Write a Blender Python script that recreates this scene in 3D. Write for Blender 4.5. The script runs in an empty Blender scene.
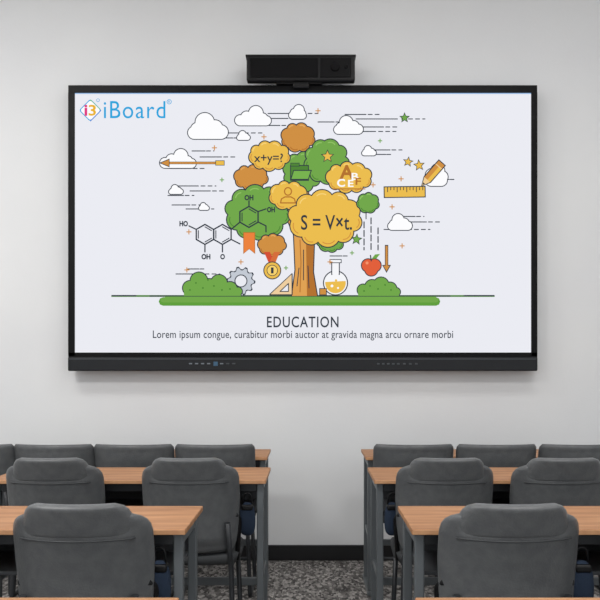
import bpy, bmesh, math, random
from mathutils import Vector, Matrix
random.seed(4)
scene = bpy.context.scene
scene.view_settings.view_transform = 'Standard'
COL = scene.collection

def lin(c):
    r = []
    for v in c[:3]:
        v = v/255.0
        r.append(v/12.92 if v <= 0.04045 else ((v+0.055)/1.055)**2.4)
    return (r[0], r[1], r[2], 1.0)

# ---------------------------------------------------------------- materials
def pmat(name, col, rough=0.5, metal=0.0, col2=None, nscale=20, bump=0.0, bscale=200, spec=0.5):
    m = bpy.data.materials.new(name); m.use_nodes = True
    nt = m.node_tree; b = nt.nodes['Principled BSDF']
    b.inputs['Base Color'].default_value = lin(col)
    b.inputs['Roughness'].default_value = rough
    b.inputs['Metallic'].default_value = metal
    b.inputs['Specular IOR Level'].default_value = spec
    tc = nt.nodes.new('ShaderNodeTexCoord')
    if col2:
        n = nt.nodes.new('ShaderNodeTexNoise'); n.inputs['Scale'].default_value = nscale
        n.inputs['Detail'].default_value = 5
        nt.links.new(tc.outputs['Object'], n.inputs['Vector'])
        r = nt.nodes.new('ShaderNodeValToRGB')
        r.color_ramp.elements[0].position = .35; r.color_ramp.elements[1].position = .65
        r.color_ramp.elements[0].color = lin(col); r.color_ramp.elements[1].color = lin(col2)
        nt.links.new(n.outputs['Fac'], r.inputs['Fac'])
        nt.links.new(r.outputs['Color'], b.inputs['Base Color'])
    if bump:
        n2 = nt.nodes.new('ShaderNodeTexNoise'); n2.inputs['Scale'].default_value = bscale
        n2.inputs['Detail'].default_value = 4
        nt.links.new(tc.outputs['Object'], n2.inputs['Vector'])
        bp = nt.nodes.new('ShaderNodeBump'); bp.inputs['Strength'].default_value = bump
        bp.inputs['Distance'].default_value = 0.002
        nt.links.new(n2.outputs['Fac'], bp.inputs['Height'])
        nt.links.new(bp.outputs['Normal'], b.inputs['Normal'])
    return m

M_WALL = pmat('wall_paint', (226,227,228), .9, col2=(230,231,231), nscale=1.2, bump=.2, bscale=60, spec=.2)
M_CEIL = pmat('ceiling_paint', (235,235,235), .9, spec=.2)
M_BASE = pmat('baseboard_black', (24,24,26), .35)
M_CHAIR = pmat('chair_grey_leather', (82,84,86), .42, col2=(91,93,94), nscale=30, bump=.5, bscale=140, spec=.5)
M_SEAM = pmat('chair_piping', (58,60,62), .5)
M_CHAIRD = pmat('chair_seat_fabric', (52,54,56), .75, bump=.4)
M_STEEL = pmat('steel_grey_paint', (100,105,108), .4, .35)
M_DSTEEL = pmat('steel_dark', (44,46,49), .4, .3)
M_BLACK = pmat('black_plastic', (12,12,14), .4, spec=.3)
M_BEZEL = pmat('bezel_black', (6,6,8), .45, spec=.15)
M_STRIP = pmat('bezel_strip_graphite', (28,30,33), .4, .2, spec=.3)
M_BLUE = pmat('navy_cloth', (22,38,58), .9, bump=.5)
M_TRAY = pmat('tray_grey', (60,62,65), .5)
M_MESHBLK = pmat('speaker_cloth', (12,12,14), .8, bump=1.0, bscale=350, spec=.2)
M_LENS = pmat('lens_glass', (5,5,8), .08, spec=.3)

def wood():
    m = bpy.data.materials.new('desk_wood'); m.use_nodes = True
    nt = m.node_tree; b = nt.nodes['Principled BSDF']
    b.inputs['Roughness'].default_value = .5
    b.inputs['Specular IOR Level'].default_value = .35
    tc = nt.nodes.new('ShaderNodeTexCoord'); mp = nt.nodes.new('ShaderNodeMapping')
    mp.inputs['Scale'].default_value = (1.5, 22, 22)
    nt.links.new(tc.outputs['Object'], mp.inputs['Vector'])
    n = nt.nodes.new('ShaderNodeTexNoise'); n.inputs['Scale'].default_value = 2.2
    n.inputs['Detail'].default_value = 6; n.inputs['Distortion'].default_value = .4
    nt.links.new(mp.outputs['Vector'], n.inputs['Vector'])
    r = nt.nodes.new('ShaderNodeValToRGB')
    r.color_ramp.elements[0].position = .3; r.color_ramp.elements[0].color = lin((146,98,62))
    r.color_ramp.elements[1].position = .7; r.color_ramp.elements[1].color = lin((188,138,96))
    nt.links.new(n.outputs['Fac'], r.inputs['Fac'])
    nt.links.new(r.outputs['Color'], b.inputs['Base Color'])
    return m
M_WOOD = wood()
M_EDGE = pmat('desk_edge', (198,150,108), .5, col2=(178,128,90), nscale=15)

def carpet():
    m = bpy.data.materials.new('carpet_speckled'); m.use_nodes = True
    nt = m.node_tree; b = nt.nodes['Principled BSDF']
    b.inputs['Roughness'].default_value = .95; b.inputs['Specular IOR Level'].default_value = .1
    tc = nt.nodes.new('ShaderNodeTexCoord'); mp = nt.nodes.new('ShaderNodeMapping')
    mp.inputs['Scale'].default_value = (1, .45, 1)
    nt.links.new(tc.outputs['Object'], mp.inputs['Vector'])
    v = nt.nodes.new('ShaderNodeTexVoronoi'); v.inputs['Scale'].default_value = 75
    nt.links.new(mp.outputs['Vector'], v.inputs['Vector'])
    n = nt.nodes.new('ShaderNodeTexNoise'); n.inputs['Scale'].default_value = 30; n.inputs['Detail'].default_value = 6
    nt.links.new(mp.outputs['Vector'], n.inputs['Vector'])
    sp = nt.nodes.new('ShaderNodeSeparateColor'); nt.links.new(v.outputs['Color'], sp.inputs['Color'])
    mx = nt.nodes.new('ShaderNodeMath'); mx.operation = 'MULTIPLY_ADD'
    mx.inputs[1].default_value = .65
    nt.links.new(sp.outputs['Red'], mx.inputs[0])
    m2 = nt.nodes.new('ShaderNodeMath'); m2.operation = 'MULTIPLY'; m2.inputs[1].default_value = .35
    nt.links.new(n.outputs['Fac'], m2.inputs[0]); nt.links.new(m2.outputs[0], mx.inputs[2])
    r = nt.nodes.new('ShaderNodeValToRGB')
    e = r.color_ramp.elements
    e[0].position = .2; e[0].color = lin((76,74,73)); e[1].position = .85; e[1].color = lin((178,174,170))
    x = e.new(.5); x.color = lin((116,113,111))
    nt.links.new(mx.outputs[0], r.inputs['Fac']); nt.links.new(r.outputs['Color'], b.inputs['Base Color'])
    return m
M_FLOOR = carpet()

_em = {}
def emat(rgb):
    if rgb in _em: return _em[rgb]
    m = bpy.data.materials.new('display_pixels_%02x%02x%02x' % rgb); m.use_nodes = True
    nt = m.node_tree; nt.nodes.clear()
    o = nt.nodes.new('ShaderNodeOutputMaterial'); e = nt.nodes.new('ShaderNodeEmission')
    e.inputs['Color'].default_value = lin(rgb); e.inputs['Strength'].default_value = 1.0
    nt.links.new(e.outputs[0], o.inputs['Surface'])
    m.cycles.emission_sampling = 'NONE'
    _em[rgb] = m
    return m

# ---------------------------------------------------------------- helpers
def empty(name, loc):
    o = bpy.data.objects.new(name, None); o.location = loc; o.empty_display_size = .1
    COL.objects.link(o); return o

def attach(o, parent, world=True):
    if parent:
        o.parent = parent
        if world: o.matrix_parent_inverse = Matrix.Translation(parent.location).inverted()

def box_mesh(name, size, mat, bevel=0.0, seg=2, center=(0,0,0)):
    me = bpy.data.meshes.new(name); bm = bmesh.new()
    bmesh.ops.create_cube(bm, size=1)
    for v in bm.verts:
        v.co = Vector((v.co.x*size[0]+center[0], v.co.y*size[1]+center[1], v.co.z*size[2]+center[2]))
    if bevel:
        bmesh.ops.bevel(bm, geom=bm.edges[:], offset=bevel, segments=seg, affect='EDGES', profile=.5)
    bm.to_mesh(me); bm.free(); me.materials.append(mat)
    return me

def box(name, x0, x1, y0, y1, z0, z1, mat, parent=None, bevel=0.0, seg=2):
    me = box_mesh(name, (x1-x0, y1-y0, z1-z0), mat, bevel, seg)
    o = bpy.data.objects.new(name, me); o.location = ((x0+x1)/2, (y0+y1)/2, (z0+z1)/2)
    COL.objects.link(o); attach(o, parent); return o

def tube_mesh(name, pts, r, mat, seg=12):
    """swept tube along polyline with rounded corners"""
    P = [Vector(p) for p in pts]; Q = [P[0]]
    for i in range(1, len(P)-1):
        a, b, c = P[i-1], P[i], P[i+1]
        d = min(r*2.5, (a-b).length*.45, (c-b).length*.45)
        s = b+(a-b).normalized()*d; e = b+(c-b).normalized()*d
        for k in range(6):
            t = k/5; Q.append(s*(1-t)**2+b*2*t*(1-t)+e*t*t)
    Q.append(P[-1])
    bm = bmesh.new(); rings = []; nrm = None
    for i, p in enumerate(Q):
        t = (Q[min(i+1, len(Q)-1)]-Q[max(i-1, 0)]).normalized()
        if nrm is None:
            nrm = t.orthogonal().normalized()
        nrm = (nrm-t*nrm.dot(t)).normalized(); bn = t.cross(nrm)
        rings.append([bm.verts.new(p+(nrm*math.cos(2*math.pi*k/seg)+bn*math.sin(2*math.pi*k/seg))*r) for k in range(seg)])
    for a, b in zip(rings[:-1], rings[1:]):
        for k in range(seg):
            bm.faces.new((a[k], a[(k+1) % seg], b[(k+1) % seg], b[k])).smooth = True
    bm.faces.new(rings[0][::-1]); bm.faces.new(rings[-1])
    bmesh.ops.recalc_face_normals(bm, faces=bm.faces[:])
    me = bpy.data.meshes.new(name); bm.to_mesh(me); bm.free(); me.materials.append(mat); return me

def inst(name, me, parent, mods=None):
    o = bpy.data.objects.new(name, me); COL.objects.link(o); o.parent = parent
    return o

# ---------------------------------------------------------------- room
WY = 5.10
box('floor', -4, 4, -1.5, WY+.1, -.1, 0, M_FLOOR)
box('wall_back', -4, 4, WY, WY+.1, 0, 3.9, M_WALL)
box('wall_left', -4.1, -4, -1.5, WY+.1, 0, 3.9, M_WALL)
box('wall_right', 4, 4.1, -1.5, WY+.1, 0, 3.9, M_WALL)
box('ceiling', -4.1, 4.1, -1.5, WY+.1, 3.9, 4.0, M_CEIL)
box('baseboard_back', -4, 4, WY-.016, WY, 0, .098, M_BASE, bevel=.004)
box('baseboard_left', -4, -3.984, -1.5, WY-.016, 0, .098, M_BASE, bevel=.004)
box('baseboard_right', 3.984, 4, -1.5, WY-.016, 0, .098, M_BASE, bevel=.004)

# ---------------------------------------------------------------- chair parts
def shell_mesh(name, prof, z0, z1, th0, mat, yoff=0.0, wrap=1.9, panel=True, NX=28):
    """curved cushion-like slab. prof = [(t, halfwidth)] from bottom to top"""
    def hw(t):
        for (a, wa), (b, wb) in zip(prof[:-1], prof[1:]):
            if a <= t <= b:
                k = (t-a)/(b-a); return wa+(wb-wa)*k
        return prof[-1][1]
    ts = sorted(set([round(i/16, 4) for i in range(17)]+[p[0] for p in prof]+[.02, .98]))
    bm = bmesh.new()
    def surf(u, t, side):
        w = hw(t); x = u*w
        z = z0+(z1-z0)*t
        tt = (z-.47)/.4
        lean = -.07*tt+.015*math.sin(min(1, max(0, tt))*math.pi)
        y = yoff+lean+(x*x)*wrap
        edge = min(1, max(abs(u)**8, abs(2*t-1)**12))
        th = th0*math.sqrt(max(0, 1-edge*.93))
        pad = 0
        if side < 0 and panel:
            a = max(0, 1-(abs(u)/.84)**10); b = 1 if .10 < t < .86 else 0
            pad = -.007*a*b
        return Vector((x, y+side*th+pad, z))
    grids = []
    for side in (-1, 1):
        g = [[bm.verts.new(surf(-1+2*i/NX, t, side)) for i in range(NX+1)] for t in ts]
        for r in range(len(ts)-1):
            for i in range(NX):
                q = (g[r][i], g[r][i+1], g[r+1][i+1], g[r+1][i])
                bm.faces.new(q if side < 0 else q[::-1])
        grids.append(g)
    a, b = grids; L = len(ts)-1
    for r in range(L):
        bm.faces.new((a[r][0], a[r+1][0], b[r+1][0], b[r][0]))
        bm.faces.new((a[r][NX], b[r][NX], b[r+1][NX], a[r+1][NX]))
    for i in range(NX):
        bm.faces.new((a[0][i], b[0][i], b[0][i+1], a[0][i+1]))
        bm.faces.new((a[L][i], a[L][i+1], b[L][i+1], b[L][i]))
    bmesh.ops.recalc_face_normals(bm, faces=bm.faces[:])
    for f in bm.faces: f.smooth = True
    me = bpy.data.meshes.new(name); bm.to_mesh(me); bm.free(); me.materials.append(mat); return me

def seat_mesh():
    bm = bmesh.new(); N = 20
    bmesh.ops.create_grid(bm, x_segments=N, y_segments=N, size=1)
    for v in bm.verts:
        x, y = v.co.x, v.co.y
        # squircle mapping
        sx = x*math.sqrt(1-y*y*.22); sy = y*math.sqrt(1-x*x*.22)
        e = max(abs(x), abs(y))
        v.co = Vector((sx*.21, .2+sy*.2, .455+.012*(1-e**6)-.008*math.exp(-(x*x+y*y)*3)))
    me = bpy.data.meshes.new('seat')
    r = bmesh.ops.extrude_face_region(bm, geom=bm.faces[:])
    for g in r['geom']:
        if isinstance(g, bmesh.types.BMVert): g.co.z = .415; g.co.x *= .95; g.co.y = .2+(g.co.y-.2)*.95
    bmesh.ops.recalc_face_normals(bm, faces=bm.faces[:])
    for f in bm.faces: f.smooth = True
    bm.to_mesh(me); bm.free(); me.materials.append(M_CHAIRD); return me

ME_BACK = shell_mesh('backrest', [(0, .165), (.03, .18), (.1, .19), (.3, .199), (.6, .205), (.84, .204), (.90, .199), (.94, .190), (.97, .176), (1.0, .150)], .47, .845, .024, M_CHAIR)
ME_CAP = shell_mesh('headrest_pad', [(0, .150), (.15, .160), (.35, .163), (.6, .156), (.8, .146), (.92, .134), (1.0, .112)], .775, .879, .031, M_CHAIR, yoff=-.002, panel=False)
ME_BACKW = shell_mesh('backrest_wide', [(0, .18), (.05, .195), (.3, .205), (.6, .213), (.92, .213), (.96, .21), (1.0, .198)], .47, .865, .022, M_CHAIR, wrap=1.2)
ME_SEAT = seat_mesh()
def back_y(x, z):
    tt = (z-.47)/.4
    return -.07*tt+.015*math.sin(min(1, max(0, tt))*math.pi)+x*x*1.9
ME_PIPE = tube_mesh('piping', [(x, back_y(x, .772)-.031, .772) for x in [-.165+.33*i/12 for i in range(13)]], .0028, M_SEAM, 8)
ME_CL = {}
for sgn, nm in ((-1, 'left'), (1, 'right')):
    # sled frame: back upright down, rear leg, floor runner, front leg
    ME_CL['frame_'+nm] = tube_mesh('frame_'+nm, [(sgn*.16, -.012, .60), (sgn*.17, .03, .41), (sgn*.185, .0, .0115), (sgn*.185, .38, .0115), (sgn*.17, .34, .41)], .0115, M_DSTEEL)
    ME_CL['seat_rail_'+nm] = tube_mesh('seat_rail_'+nm, [(sgn*.17, .02, .407), (sgn*.17, .35, .407)], .010, M_DSTEEL)
    ME_CL['side_bracket_'+nm] = tube_mesh('side_bracket_'+nm, [(sgn*.185, .045, .625), (sgn*.20, .095, .60), (sgn*.19, .09, .42)], .011, M_BLACK)
ME_CL['cross_bar'] = tube_mesh('cross_bar', [(-.178, .0165, .22), (.178, .0165, .22)], .009, M_DSTEEL)

def chair(x, y, sc=1.0, wide=False):
    e = empty('classroom_chair', (x, y, 0)); e.scale = (1, 1, sc)
    if wide:
        inst('backrest', ME_BACKW, e)
    else:
        inst('backrest', ME_BACK, e); inst('headrest_pad', ME_CAP, e); inst('piping', ME_PIPE, e)
    inst('seat', ME_SEAT, e)
    for k, me in ME_CL.items(): inst(k, me, e)
    return e

# ---------------------------------------------------------------- desk
def desk(x0, x1, yn, yf):
    e = empty('student_desk', ((x0+x1)/2, (yn+yf)/2, 0))
    box('desktop', x0, x1, yn, yf, .732, .75, M_WOOD, e, .003)
    box('edge_banding_near', x0+.001, x1-.001, yn-.003, yn, .7335, .7485, M_EDGE, e, .001, 1)
    t = .03; i = .012
    for a, xx in enumerate((x0+i, x1-i-t)):
        box('leg_near_%d' % (a+1), xx, xx+t, yn+.03, yn+.03+t, .02, .732, M_STEEL, e, .004)
        box('leg_far_%d' % (a+1), xx, xx+t, yf-.05-t, yf-.05, .02, .732, M_STEEL, e, .004)
        box('foot_%d' % (a+1), xx-.004, xx+t+.004, yn-.0, yf-.01, 0, .022, M_STEEL, e, .005)
        box('side_rail_%d' % (a+1), xx+.005, xx+t-.005, yn+.06, yf-.08, .69, .73, M_STEEL, e, .003)
        box('lower_rail_%d' % (a+1), xx+.005, xx+t-.005, yn+.06, yf-.08, .30, .325, M_STEEL, e, .003)
    box('book_tray', x0+i+t, x1-i-t, yn+.06, yf-.06, .595, .607, M_TRAY, e, .002)
    box('tray_lip', x0+i+t, x1-i-t, yf-.07, yf-.058, .595, .70, M_TRAY, e, .002)
    box('apron_near', x0+i+t, x1-i-t, yn+.035, yn+.05, .695, .732, M_DSTEEL, e, .002)
    box('back_stretcher', x0+i+t, x1-i-t, yf-.078, yf-.052, .20, .235, M_STEEL, e, .003)
    return e

def bag(x, yn, ztop=.697, sc=.85):
    e = empty('hanging_bag', (x, yn+.024, ztop))
    bm = bmesh.new(); bmesh.ops.create_uvsphere(bm, u_segments=20, v_segments=14, radius=1)
    for v in bm.verts:
        c = v.co.copy()
        f = lambda q, p: math.copysign(abs(q)**p, q)
        w = 1-.22*max(0, c.z)
        v.co = Vector((f(c.x, .7)*.042*w, f(c.y, .7)*.028*w, f(c.z, .6)*.085-.14))*sc
    for f_ in bm.faces: f_.smooth = True
    me = bpy.data.meshes.new('pouch'); bm.to_mesh(me); bm.free(); me.materials.append(M_BLUE)
    inst('pouch', me, e)
    inst('strap', tube_mesh('strap', [(-.022, 0, -.07), (-.016, 0, -.015), (0, 0, -.005), (.016, 0, -.015), (.022, 0, -.07)], .004, M_BLACK), e)
    inst('flap', box_mesh('flap', (.06*sc, .056*sc, .03*sc), M_BLACK, .008, 3, (0, 0, -.08*sc)), e)
    return e

# rows (near edge, far edge)
desk(-1.577, -.377, 2.42, 2.82); desk(.309, 1.509, 2.42, 2.82)
desk(-1.39, -.19, 3.45, 3.87); desk(.278, 1.478, 3.45, 3.87)
desk(-1.40, -.23, 4.30, 4.70); desk(.30, 1.50, 4.30, 4.70)
desk(-1.48, -.28, 1.29, 1.715); desk(.225, 1.425, 1.29, 1.715)
for x in (-.664, -1.22): chair(x, 2.31, .974)
for x in (.582, 1.13): chair(x, 2.31, .974)
for x in (-1.072, -.502): chair(x, 3.33, .985)
for x in (.566, 1.05): chair(x, 3.33, .985)
for x in (-1.78, -1.36, -.935, -.505): chair(x, 4.26, .955, True)
for x in (.55, .99, 1.43): chair(x, 4.26, .955, True)
bag(-.272, 3.45); bag(.358, 3.45); bag(-.46, 2.42); bag(.83, 2.42); bag(1.27, 3.45)

# ---------------------------------------------------------------- display
SY = 5.0
S = 160.0
def AX(px): return (px-310)/S
def AZ(py): return 1.25+(364-py)/S
disp = empty('interactive_display', (AX(302.5), 5.05, AZ(229)))
box('body', AX(70), AX(535), SY+.005, SY+.075, AZ(368), AZ(88), M_BLACK, disp, .006)
box('frame_top', AX(68.5), AX(537), SY-.008, SY+.03, AZ(93), AZ(85.5), M_BEZEL, disp, .003, 3)
box('frame_left', AX(68.5), AX(75), SY-.008, SY+.03, AZ(356), AZ(92.8), M_BEZEL, disp)
box('frame_right', AX(531), AX(537), SY-.008, SY+.03, AZ(356), AZ(92.8), M_BEZEL, disp)
box('frame_bottom', AX(68.5), AX(537), SY-.008, SY+.03, AZ(358), AZ(352.5), M_BEZEL, disp, .002, 3)
box('control_strip', AX(68.5), AX(537), SY-.018, SY+.04, AZ(371), AZ(357), M_STRIP, disp, .008, 4)
box('strip_groove', AX(70), AX(535.5), SY-.0195, SY-.015, AZ(359.4), AZ(358.6), pmat('groove_highlight', (60,64,70), .4), disp)
M_BTN = pmat('button_marks', (110,118,126), .5); M_BTNB = pmat('button_marks_dim', (60,65,70), .5)
for i, px in enumerate((191, 197, 203, 209, 216, 222, 228, 234)):
    box('port_%d' % (i+1), AX(px-1.6), AX(px+1.6), SY-.0205, SY-.017, AZ(364.3), AZ(363), M_BTN if i < 6 else M_BTNB, disp, .001, 1)
box('power_key', AX(213.8), AX(218.2), SY-.021, SY-.017, AZ(366), AZ(361.6), pmat('key_blue', (50,90,120), .4), disp, .003)
for i, px in enumerate((378, 383, 388, 393, 398, 404, 410, 416)):
    box('key_%d' % (i+1), AX(px-1.3), AX(px+1.3), SY-.0205, SY-.017, AZ(364.6), AZ(363), M_BTNB, disp, .001, 1)
box('wall_bracket', AX(200), AX(400), SY+.07, WY, AZ(300), AZ(150), M_BLACK, disp)

# artwork shown on the screen
layer = [0]
bmA = bmesh.new(); mats = []; midx = {}
def mi(rgb):
    if rgb not in midx:
        midx[rgb] = len(mats); mats.append(emat(rgb))
    return midx[rgb]
def newlayer():
    layer[0] += 1
def ly(): return SY-.0005-layer[0]*.00001
def face(pts, rgb):
    vs = [bmA.verts.new((AX(p[0]), ly(), AZ(p[1]))) for p in pts]
    f = bmA.faces.new(vs); f.material_index = mi(rgb)
def poly(pts, rgb): newlayer(); face(pts, rgb)
def ell(cx, cy, rx, ry, n=28): return [(cx+rx*math.cos(2*math.pi*k/n), cy+ry*math.sin(2*math.pi*k/n)) for k in range(n)]
def disc(cx, cy, r, rgb, ry=None): newlayer(); face(ell(cx, cy, r, ry or r), rgb)
def stroke(pts, w, rgb, closed=False):
    newlayer()
    P = list(pts)+([pts[0]] if closed else [])
    for (x0, y0), (x1, y1) in zip(P[:-1], P[1:]):
        dx, dy = x1-x0, y1-y0; l = math.hypot(dx, dy)
        if l < 1e-6: continue
        nx, ny = -dy/l*w/2, dx/l*w/2
        face([(x0+nx, y0+ny), (x1+nx, y1+ny), (x1-nx, y1-ny), (x0-nx, y0-ny)], rgb)
    for p in P: face(ell(p[0], p[1], w/2, w/2, 8), rgb)
def dash(x0, y0, x1, y1, w, rgb, on=5, off=3):
    L = math.hypot(x1-x0, y1-y0); t = 0
    while t < L:
        e = min(L, t+on)
        stroke([(x0+(x1-x0)*t/L, y0+(y1-y0)*t/L), (x0+(x1-x0)*e/L, y0+(y1-y0)*e/L)], w, rgb); t += on+off
INK = (52,60,70); WHT = (253,253,255); BG = (235,236,243)
GRN = (114,168,76); DGRN = (80,134,56); YEL = (236,190,80); ORG = (208,144,68); DORG = (180,114,50); RED = (212,80,54)
LGRN = (146,194,102); LYEL = (248,212,124); LORG = (228,172,100)
def discs(L, rgb, out=1.0, extra=None):
    newlayer()
    for x, y, r in L: face(ell(x, y, r+out, r+out, 24), INK)
    if extra: face(extra(out), INK)
    newlayer()
    for x, y, r in L: face(ell(x, y, r, r, 24), rgb)
    if extra: face(extra(0), rgb)
def cloud(x0, x1, y0, y1, rgb=WHT, out=.9, flip=False):
    h = y1-y0; w = x1-x0; r = h*.24
    m = (lambda q: x0+x1-q) if flip else (lambda q: q)
    L = [(m(x0+r), y1-r, r), (m(x1-r*1.1), y1-r*1.1, r*1.1), (m(x0+w*.42), y0+h*.36, h*.36), (m(x0+w*.68), y0+h*.56, h*.28), (m(x0+w*.23), y1-h*.38, h*.24)]
    L = [(a, b, min(c, w*.3)) for a, b, c in L]
    ex = lambda o: [(x0+r, y1-h*.5), (x1-r, y1-h*.5), (x1-r, y1+o), (x0+r, y1+o)]
    discs(L, rgb, out, ex)
def blob(x0, x1, y0, y1, rgb, n=9, ph=0.0, dark=None, light=None):
    cx, cy, rx, ry = (x0+x1)/2, (y0+y1)/2, (x1-x0)/2, (y1-y0)/2
    r = .165*(rx+ry)*9.0/n*1.0
    r = min(r, ry*.6)
    L = []
    for i in range(n):
        a = ph+2*math.pi*i/n
        rr = r*(.86+.34*((i*7) % 5)/4)
        L.append((cx+(rx-rr)*math.cos(a), cy+(ry-rr)*math.sin(a), rr))
    discs(L, rgb, 1.1, lambda o: ell(cx, cy, rx*.76, ry*.76))
    if dark:
        for i in range(n):
            a = (ph+2*math.pi*i/n) % (2*math.pi)
            x, y, rr = L[i]
            if .1 < a < math.pi-.1:
                stroke([(x+rr*.74*math.cos(b), y+rr*.74*math.sin(b)) for b in [a-.75+1.5*k/7 for k in range(8)]], .9, dark)
    if light:
        for i in range(n):
            a = (ph+2*math.pi*i/n) % (2*math.pi)
            x, y, rr = L[i]
            if math.pi+.3 < a < math.pi*1.75:
                stroke([(x+rr*.68*math.cos(b), y+rr*.68*math.sin(b)) for b in [a-.6+1.2*k/7 for k in range(8)]], 1.1, light)
def star(cx, cy, r, rgb, rot=0):
    def sp(R): return [(cx+(R if i % 2 == 0 else R*.45)*math.sin(math.pi*i/5+rot), cy-(R if i % 2 == 0 else R*.45)*math.cos(math.pi*i/5+rot)) for i in range(10)]
    poly(sp(r+1.7), INK); poly(sp(r), rgb)
def plus(x, y, rgb=ORG, r=2.2):
    stroke([(x-r, y), (x+r, y)], 1.0, rgb); stroke([(x, y-r), (x, y+r)], 1.0, rgb)
def rect(x0, x1, y0, y1, rgb, out=0):
    if out: poly([(x0-out, y0-out), (x1+out, y0-out), (x1+out, y1+out), (x0-out, y1+out)], INK)
    poly([(x0, y0), (x1, y0), (x1, y1), (x0, y1)], rgb)
texts = []
def text(s, x0, x1, y0, y1, rgb, bold=0.0, spacing=1.0):
    newlayer(); cu = bpy.data.curves.new('lettering', 'FONT'); cu.body = s; cu.offset = bold
    cu.resolution_u = 4; cu.space_character = spacing
    o = bpy.data.objects.new('lettering', cu); COL.objects.link(o); cu.materials.append(emat(rgb))
    texts.append((o, x0, x1, y0, y1, ly()))

# lit panel
poly([(75, 93), (531.5, 93), (531.5, 352.8), (75, 352.8)], BG)
poly([(75, 93), (531.5, 93), (531.5, 94), (75, 94)], (150,185,225))
# ground
stroke([(112, 296), (494, 296)], 1.8, DGRN)
stroke([(163, 301.5), (436, 301.5)], 8.5, (96,158,62)); stroke([(163, 300), (436, 300)], 5, GRN)
stroke([(112, 295.6), (136, 295.6)], 1.2, INK); stroke([(464, 295.6), (494, 295.6)], 1.2, INK)
stroke([(150, 296), (450, 296)], 1.2, INK)
# white clouds & wind lines
def wind(y, a, b, d=True):
    stroke([(a, y), (a+(b-a)*.6, y)], 1.0, INK)
    dash(a+(b-a)*.66, y, b, y, 1.0, INK, 4, 3)
wind(113.5, 268, 318); wind(118.5, 270, 300); wind(122, 318, 345); wind(127, 362, 398); wind(131.5, 345, 396)
wind(133, 210, 262); wind(138, 222, 240); wind(125.5, 262, 292); wind(119, 356, 425) ; wind(114.5, 345, 380)
wind(151, 192, 214); wind(157, 200, 236); wind(168.5, 170, 205); wind(186, 172, 216); wind(191, 190, 224); wind(195.5, 168, 194)
wind(205, 172, 202); wind(209, 186, 214); wind(216.5, 402, 424); wind(222, 406, 440); wind(229.5, 384, 430)
wind(150, 372, 402); wind(154.5, 376, 392); wind(179.5, 440, 455)
wind(269, 188, 206); wind(274, 176, 220); wind(256, 330, 350)
cloud(188, 228, 113, 139); cloud(235, 271, 106, 125.5, flip=True); cloud(334, 363, 116, 134); cloud(160, 196, 149, 168, flip=True)
cloud(362, 376, 146, 155.5); cloud(237, 250, 131, 140); cloud(169, 183, 185, 194); cloud(199, 209, 203, 210)
cloud(388, 412, 214, 230); cloud(425, 447, 162, 186, flip=True); cloud(289, 306, 105, 119, flip=True)
# arrow / pencil line
stroke([(166, 163), (222, 163)], 2.6, INK); stroke([(166, 163), (222, 163)], 1.8, ORG); poly([(159, 163), (169.6, 158.6), (169.6, 167.4)], INK); poly([(161, 163), (169, 159.7), (169, 166.3)], ORG); rect(216, 224, 161, 165, YEL, .6)
# trunk
def trunkshape(o):
    return [(292-o, 296), (295.5-o, 270), (294-o, 235), (285-o, 214), (289, 209-o), (297, 222), (298-o, 185), (308+o, 185), (309+o, 226), (321, 211-o), (325+o, 214), (314+o, 240), (313+o, 272), (317+o, 296)]
poly(trunkshape(1.1), INK); poly(trunkshape(0), (224,162,84))
poly([(307, 296), (306, 240), (304, 200), (308, 200), (309, 232), (314, 238), (313, 272), (317, 296)], DORG)
stroke([(300, 292), (301, 262), (300, 240)], 1, DORG); stroke([(297, 286), (299, 268)], .9, INK)
stroke([(309, 288), (308, 266)], .9, INK); stroke([(303.5, 280), (303.5, 250)], .9, INK)
# foliage
blob(281, 315, 123, 152, ORG, 8, .3, DORG, LORG)
blob(234, 268, 165, 190, ORG, 8, .2, DORG, LORG)
blob(283, 322, 152, 192, GRN, 9, .6, None, LGRN)
blob(304, 349, 139, 184, GRN, 9, .1, DGRN, LGRN)
blob(249, 290, 141, 171, YEL, 9, .2, ORG, LYEL)
blob(326, 372, 162, 193, YEL, 9, .4, ORG, LYEL)
blob(225, 290, 185, 240, GRN, 10, .2, DGRN, LGRN)
blob(269, 307, 181, 210, YEL, 8, .5, ORG, LYEL)
blob(317, 344, 232, 252, GRN, 7, .5, DGRN)
blob(288, 362, 190, 247, YEL, 10, .2, ORG, LYEL)
blob(258, 286, 234, 256, ORG, 8, .1, DORG, LORG)
blob(357, 379, 193, 213, GRN, 7, .3, DGRN, LGRN)
text('x+y=?', 254, 283, 153.5, 165, INK, .01)
text('S = V×t.', 301, 352, 215, 230, INK, .01)
text('A', 339.5, 354, 165, 179, DORG, .03); text('B', 351.5, 358.5, 173, 180, WHT, .02); text('C', 337, 345, 179, 187, WHT, .03)
text('E', 348, 353.5, 180, 187, WHT, .02); text('F', 355.5, 361, 178, 185, DORG, .02)
stroke([(333, 189), (365, 189)], 1, DORG)
star(327.5, 156.5, 5.4, YEL)
# folder icon
rect(291, 308, 166, 180, DGRN, .9); rect(291, 299, 163.5, 166, DGRN, .6); poly([(290, 180), (293.5, 170), (312, 170), (308.5, 180)], INK); poly([(291.5, 179), (294, 171), (310.6, 171), (308, 179)], (120,180,80))
# person icon
stroke(ell(288, 191.5, 3.5, 3.8, 16), 1.2, DORG, True); stroke([(280.5, 203), (281.5, 199), (285, 197), (291, 197), (294.5, 199), (295.5, 203)], 1.2, DORG, True)
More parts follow.
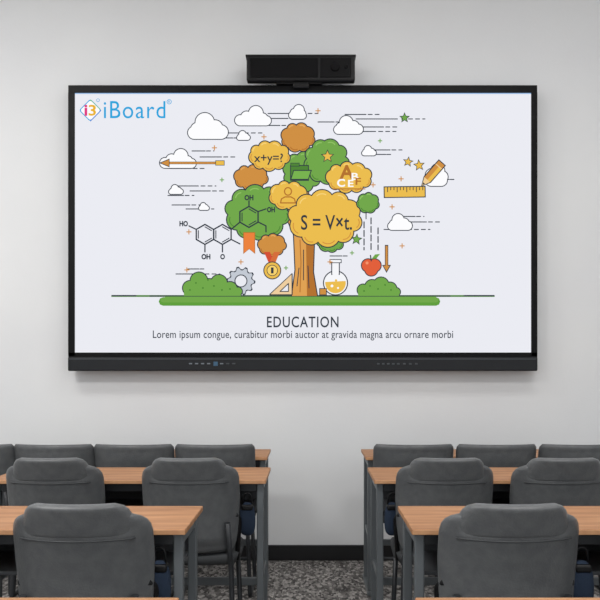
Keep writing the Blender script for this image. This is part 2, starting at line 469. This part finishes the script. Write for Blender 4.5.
# molecules
def hexa(cx, cy, r, dbl=True, rot=0):
    p = [(cx+r*math.sin(math.pi*i/3+rot), cy-r*math.cos(math.pi*i/3+rot)) for i in range(6)]
    stroke(p, 1.4, INK, True)
    if dbl:
        for i in (0, 2, 4):
            a, b = p[i], p[(i+1) % 6]; f = .76
            q = [(cx+(a[0]-cx)*f, cy+(a[1]-cy)*f), (cx+(b[0]-cx)*f, cy+(b[1]-cy)*f)]
            stroke(q, 1.0, INK)
hexa(205, 234.5, 10); hexa(222.5, 234.5, 10)
stroke([(189, 226), (196.3, 229.5)], 1.3, INK); stroke([(205, 244.5), (205, 252)], 1.3, INK); stroke([(222.5, 244.5), (222.5, 252)], 1.3, INK)
stroke([(231.2, 239.5), (240, 244)], 1.3, INK)
text('HO', 179.5, 188, 221, 226.5, INK, .05); text('OH', 201.5, 210.5, 254, 259.5, INK, .05); text('O', 220.3, 225, 254, 259.5, INK, .05)
hexa(249, 217, 10.5); stroke([(249, 206.5), (249, 201)], 1.3, INK); stroke([(258, 211.7), (266, 209)], 1.3, INK); stroke([(231.2, 229.5), (240, 222.2)], 1.3, INK); stroke([(258, 222), (266, 226), (266, 232)], 1.3, INK)
text('OH', 244.5, 253.5, 195, 200.5, INK, .05); text('OH', 267, 275, 207, 212.5, INK, .05)
# bookmark
def bm_(o): return [(244-o, 233-o), (254.5+o, 233-o), (254.5+o, 253+o*1.6), (249.2, 248.5+o), (244-o, 253+o*1.6)]
poly(bm_(.7), DORG); poly(bm_(0), (236,130,62))
# medal
poly([(264, 252), (270, 252), (275, 264), (270, 266)], RED); poly([(280, 252), (274, 252), (269, 264), (274, 266)], (214,110,60))
disc(272.3, 270.5, 9, INK); disc(272.3, 270.5, 8, YEL); disc(272.3, 270.5, 5.6, INK); disc(272.3, 270.5, 4.9, (248,212,110))
text('I', 271, 273.6, 267.5, 273.5, INK, .03)
# set square
stroke([(270, 294.5), (292, 274), (292, 294.5)], 1.4, INK, True); poly([(270.5, 294.3), (291.6, 274.5), (291.6, 294.3)], (238,206,160)); poly([(280, 291.5), (288.5, 283.5), (288.5, 291.5)], BG)
stroke([(280, 291.5), (288.5, 283.5), (288.5, 291.5)], .9, INK, True)
# gear
gp = []
for i in range(40):
    a = 2*math.pi*i/40; R = 14.5 if (i % 4) < 2 else 11.8
    gp.append((241+R*math.cos(a), 281+R*math.sin(a)))
poly(gp, INK)
poly([(241+(x-241)*.9, 281+(y-281)*.9) for x, y in gp], (196,202,212)); disc(241, 281, 6.5, INK); disc(241, 281, 5.5, BG)
# bushes
discs([(190, 288, 7), (199, 281, 8.5), (209, 287, 8), (219, 283, 8), (230, 289, 7), (205, 290, 6), (238, 291.5, 4)], GRN, 1.0, lambda o: [(184, 288), (240, 290), (241, 296), (184, 296)])
for x, y in ((196, 283), (203, 288), (214, 286), (222, 290), (190, 290), (230, 289), (208, 280)): disc(x, y, .9, DGRN)
discs([(363, 290, 5.5), (372, 287, 7), (381, 285, 7.5), (390, 289, 6.5), (396, 292, 4)], GRN, 1.0, lambda o: [(358, 290), (399, 291), (399, 296), (358, 296)])
for x, y in ((370, 286), (378, 289), (385, 285), (391, 290), (364, 291)): disc(x, y, .9, DGRN)
poly([(165, 296.6), (436, 296.6), (436, 299), (165, 299)], GRN)
# flask
disc(335.5, 283, 12.6, INK); disc(335.5, 283, 11.5, (246,247,250))
rect(332.2, 338.8, 262, 274, (246,247,250), 1); rect(332.4, 338.6, 262, 276, (246,247,250)); rect(330.2, 340.8, 260, 262.4, (246,247,250), .8)
poly([(325.2, 282)]+[(335.5+10.3*math.cos(a), 283+10.3*math.sin(a)) for a in [math.pi*.98-math.pi*.96*i/16 for i in range(17)]]+[(345.6, 281)], YEL)
disc(332, 286, 1.4, WHT); disc(338, 288, 1, WHT); disc(336, 280.5, 1.2, YEL)
rect(320, 326, 289, 294.5, ORG, .8)
# apple
for x, a, b in ((364, 222, 250), (371, 218, 252), (378, 228, 250)): dash(x, a, x, b, 1.2, INK, 6, 2.5)
stroke([(366, 212), (366, 219)], 1, INK)
newlayer()
discs([(368, 265.5, 6.2), (374.5, 265.5, 6.2), (371.2, 269.5, 6.2)], (226,96,60), 1.0)
poly([(371.5, 259), (375, 254.5), (380, 254), (376.5, 258.5)], GRN); stroke([(371.2, 261), (370.4, 255.5)], 1.2, INK)
disc(367, 263, 1.5, (246,150,110))
# down arrow
poly([(384.8, 245), (388.2, 245), (388.2, 265), (391, 265), (386.5, 273), (382, 265), (384.8, 265)], INK); poly([(385.5, 246), (387.5, 246), (387.5, 265.8), (389.6, 265.8), (386.5, 271.2), (383.4, 265.8), (385.5, 265.8)], ORG)
# ruler
poly([(383.5, 186.5), (425.5, 186), (425.7, 197.6), (383.7, 198.2)], INK); poly([(384.5, 187.5), (424.5, 187), (424.7, 196.6), (384.7, 197.2)], YEL)
for i in range(12): stroke([(387.5+i*3.2, 187.5), (387.5+i*3.2, 192 if i % 3 == 0 else 190)], .8, INK)
# pencil
def pen(o):
    d = Vector((.66, -.75)); n = Vector((.75, .66)); c = Vector((422.5, 185))
    P = [c-d*(1+o*1.4), c+d*7+n*(3.8+o), c+d*(29+o)+n*(3.8+o), c+d*(29+o)-n*(3.8+o), c+d*7-n*(3.8+o)]
    return [tuple(p) for p in P], c, d, n
P, c, d, n = pen(1); poly(P, INK); P, c, d, n = pen(0); poly(P, (240,206,150))
poly([tuple(c+d*7+n*3.8), tuple(c+d*24+n*3.8), tuple(c+d*24-n*3.8), tuple(c+d*7-n*3.8)], YEL)
poly([tuple(c+d*7+n*.2), tuple(c+d*24+n*.2), tuple(c+d*24-n*3.8), tuple(c+d*7-n*3.8)], ORG)
poly([tuple(c+d*25+n*3.8), tuple(c+d*29+n*3.8), tuple(c+d*29-n*3.8), tuple(c+d*25-n*3.8)], ORG)
poly([tuple(c), tuple(c+d*2.4+n*1.3), tuple(c+d*2.4-n*1.3)], INK)
star(408, 162, 4.0, YEL, .15); star(419, 165.5, 4.6, YEL, -.1); star(404.5, 118, 4, GRN); star(356.5, 239.5, 4.5, GRN, .1)
for x, y in ((264, 137), (214.5, 148), (373, 185), (401, 179), (189, 232), (187, 270), (318, 111), (392, 207), (241, 262), (330, 262), (402, 246)): plus(x, y)
for x, y in ((222, 180), (352, 253), (380, 141), (286, 268)): plus(x, y, GRN, 1.8)
# captions
text('EDUCATION', 267, 338.5, 316.5, 327.5, INK, .012, 1.12)
text('Lorem ipsum congue, curabitur morbi auctor at gravida magna arcu ornare morbi', 153, 453, 330.5, 340.5, INK, .005, 1.03)
# logo
BLU = (40,165,222)
def dia2(r, cr=2.5):
    out = []
    for k, (sx, sy) in enumerate(((0, -1), (1, 0), (0, 1), (-1, 0))):
        cx, cy = 90.5+sx*(r-cr*1.414), 110.5+sy*(r-cr*1.414); a0 = math.atan2(sy, sx)
        for j in range(5):
            a = a0-math.pi/4+math.pi/2*j/4; out.append((cx+cr*math.cos(a), cy+cr*math.sin(a)))
    return out
D = dia2(11.5); poly(D, BLU)
poly([(90.5, 99.5), (101, 110), (90.5, 110.5)], (120,190,90)); poly([(90.5, 122), (101.6, 110.5), (90.5, 110.5)], (60,120,210))
poly(dia2(10.2, 2), WHT)
text('i', 84.6, 87.6, 105, 116, (225,60,130), .03); text('3', 88.8, 96.2, 105, 116, (235,180,50), .02)
text('iBoard', 104, 165.5, 101.3, 118.6, BLU, .0, 1.1)
stroke(ell(169.3, 102, 2.2, 2.2, 14), .6, BLU, True); text('R', 168.3, 170.4, 100.8, 103.2, BLU)
stroke(ell(98.2, 100.5, 1.5, 1.5, 12), .5, BLU, True)

me = bpy.data.meshes.new('screen_artwork'); bmA.to_mesh(me); bmA.free()
for m in mats: me.materials.append(m)
so = bpy.data.objects.new('screen_artwork', me); COL.objects.link(so); attach(so, disp)
bpy.context.view_layer.update()
for o, x0, x1, y0, y1, yy in texts:
    bb = [Vector(b) for b in o.bound_box]
    lx, hx = min(b.x for b in bb), max(b.x for b in bb); l_y, h_y = min(b.y for b in bb), max(b.y for b in bb)
    sx = (x1-x0)/S/max(1e-5, hx-lx); sy = (y1-y0)/S/max(1e-5, h_y-l_y)
    o.scale = (sx, sy, 1); o.rotation_euler = (math.pi/2, 0, 0)
    o.location = (AX(x0)-lx*sx, yy, AZ(y1)-l_y*sy)
    attach(o, disp)

# ---------------------------------------------------------------- conference camera / soundbar on top
sb = empty('video_conference_bar', (AX(300), 4.97, AZ(67)))
def BX(px, d=4.92): return (px-310)*d/800
def BZ(py, d=4.92): return 1.25+(364-py)*d/800
box('housing', BX(246.5), BX(355), 4.92, 4.99, BZ(80), BZ(55), M_BLACK, sb, .006, 3)
box('speaker_grille', BX(250), BX(318), 4.914, 4.93, BZ(77.5), BZ(58), M_MESHBLK, sb, .004)
box('lens_panel', BX(320), BX(351), 4.914, 4.93, BZ(77.5), BZ(58), M_BEZEL, sb, .004)
box('top_plate', BX(245.5), BX(356), 4.917, 4.99, BZ(56.5), BZ(54.5), M_BLACK, sb, .003)
for nm, px, r in (('lens_ring', 335, .03), ('lens_small', 346, .010)):
    bm = bmesh.new(); bmesh.ops.create_cone(bm, cap_ends=True, segments=32, radius1=r, radius2=r*.85, depth=.02)
    bmesh.ops.rotate(bm, verts=bm.verts, matrix=Matrix.Rotation(math.pi/2, 3, 'X'))
    m_ = bpy.data.meshes.new(nm); bm.to_mesh(m_); bm.free(); m_.materials.append(M_LENS)
    o = bpy.data.objects.new(nm, m_); o.location = (BX(px), 4.912, BZ(67.5)); COL.objects.link(o); attach(o, sb)
box('mount_neck', BX(293), BX(309), 4.95, 4.985, BZ(85), BZ(77), M_BLACK, sb, .004)
box('mount_clamp', BX(276), BX(322), 4.96, 5.09, AZ(85.5)-.001, AZ(85.5)+.010, M_BLACK, sb, .003)

# ---------------------------------------------------------------- lights
M_ADDED_LAMP = bpy.data.materials.new('added_panel_glow'); M_ADDED_LAMP.use_nodes = True
b = M_ADDED_LAMP.node_tree.nodes['Principled BSDF']; b.inputs['Base Color'].default_value = (.9, .9, .9, 1)
b.inputs['Emission Color'].default_value = (1, 1, 1, 1); b.inputs['Emission Strength'].default_value = 1.5  # glow of the added out-of-view panels
M_ADDED_LAMP.cycles.emission_sampling = 'NONE'
for x, y, p in ((-2.2, 1.0, 76), (1.2, 1.0, 40), (-2.2, 3.0, 34), (1.2, 3.0, 19)):  # unseen panels added overhead to light the room, stronger on the left
    e = empty('added_light_panel', (x, y, 3.88))
    box('added_panel_housing', x-.65, x+.65, y-.35, y+.35, 3.86, 3.9, M_CEIL, e, .005)
    box('added_panel_diffuser', x-.6, x+.6, y-.3, y+.3, 3.853, 3.862, M_ADDED_LAMP, e)
    ld = bpy.data.lights.new('added_lamp', 'AREA'); ld.shape = 'RECTANGLE'; ld.size = 1.2; ld.size_y = .6; ld.energy = p
    ld.color = (1, .985, .97)
    lo = bpy.data.objects.new('added_lamp', ld); lo.location = (x, y, 3.845); COL.objects.link(lo); attach(lo, e)
w = bpy.data.worlds.new('world'); scene.world = w; w.use_nodes = True
w.node_tree.nodes['Background'].inputs[0].default_value = (.95, .975, 1, 1)
w.node_tree.nodes['Background'].inputs[1].default_value = 1.3

# ---------------------------------------------------------------- camera
cd = bpy.data.cameras.new('camera'); cam = bpy.data.objects.new('camera', cd); COL.objects.link(cam)
cam.location = (0, 0, 1.25); cam.rotation_euler = (math.pi/2, 0, 0)
cd.sensor_width = 36; cd.lens = 800/600*36; cd.shift_y = 64/600; cd.shift_x = -10/600
cd.clip_start = .05
scene.camera = cam
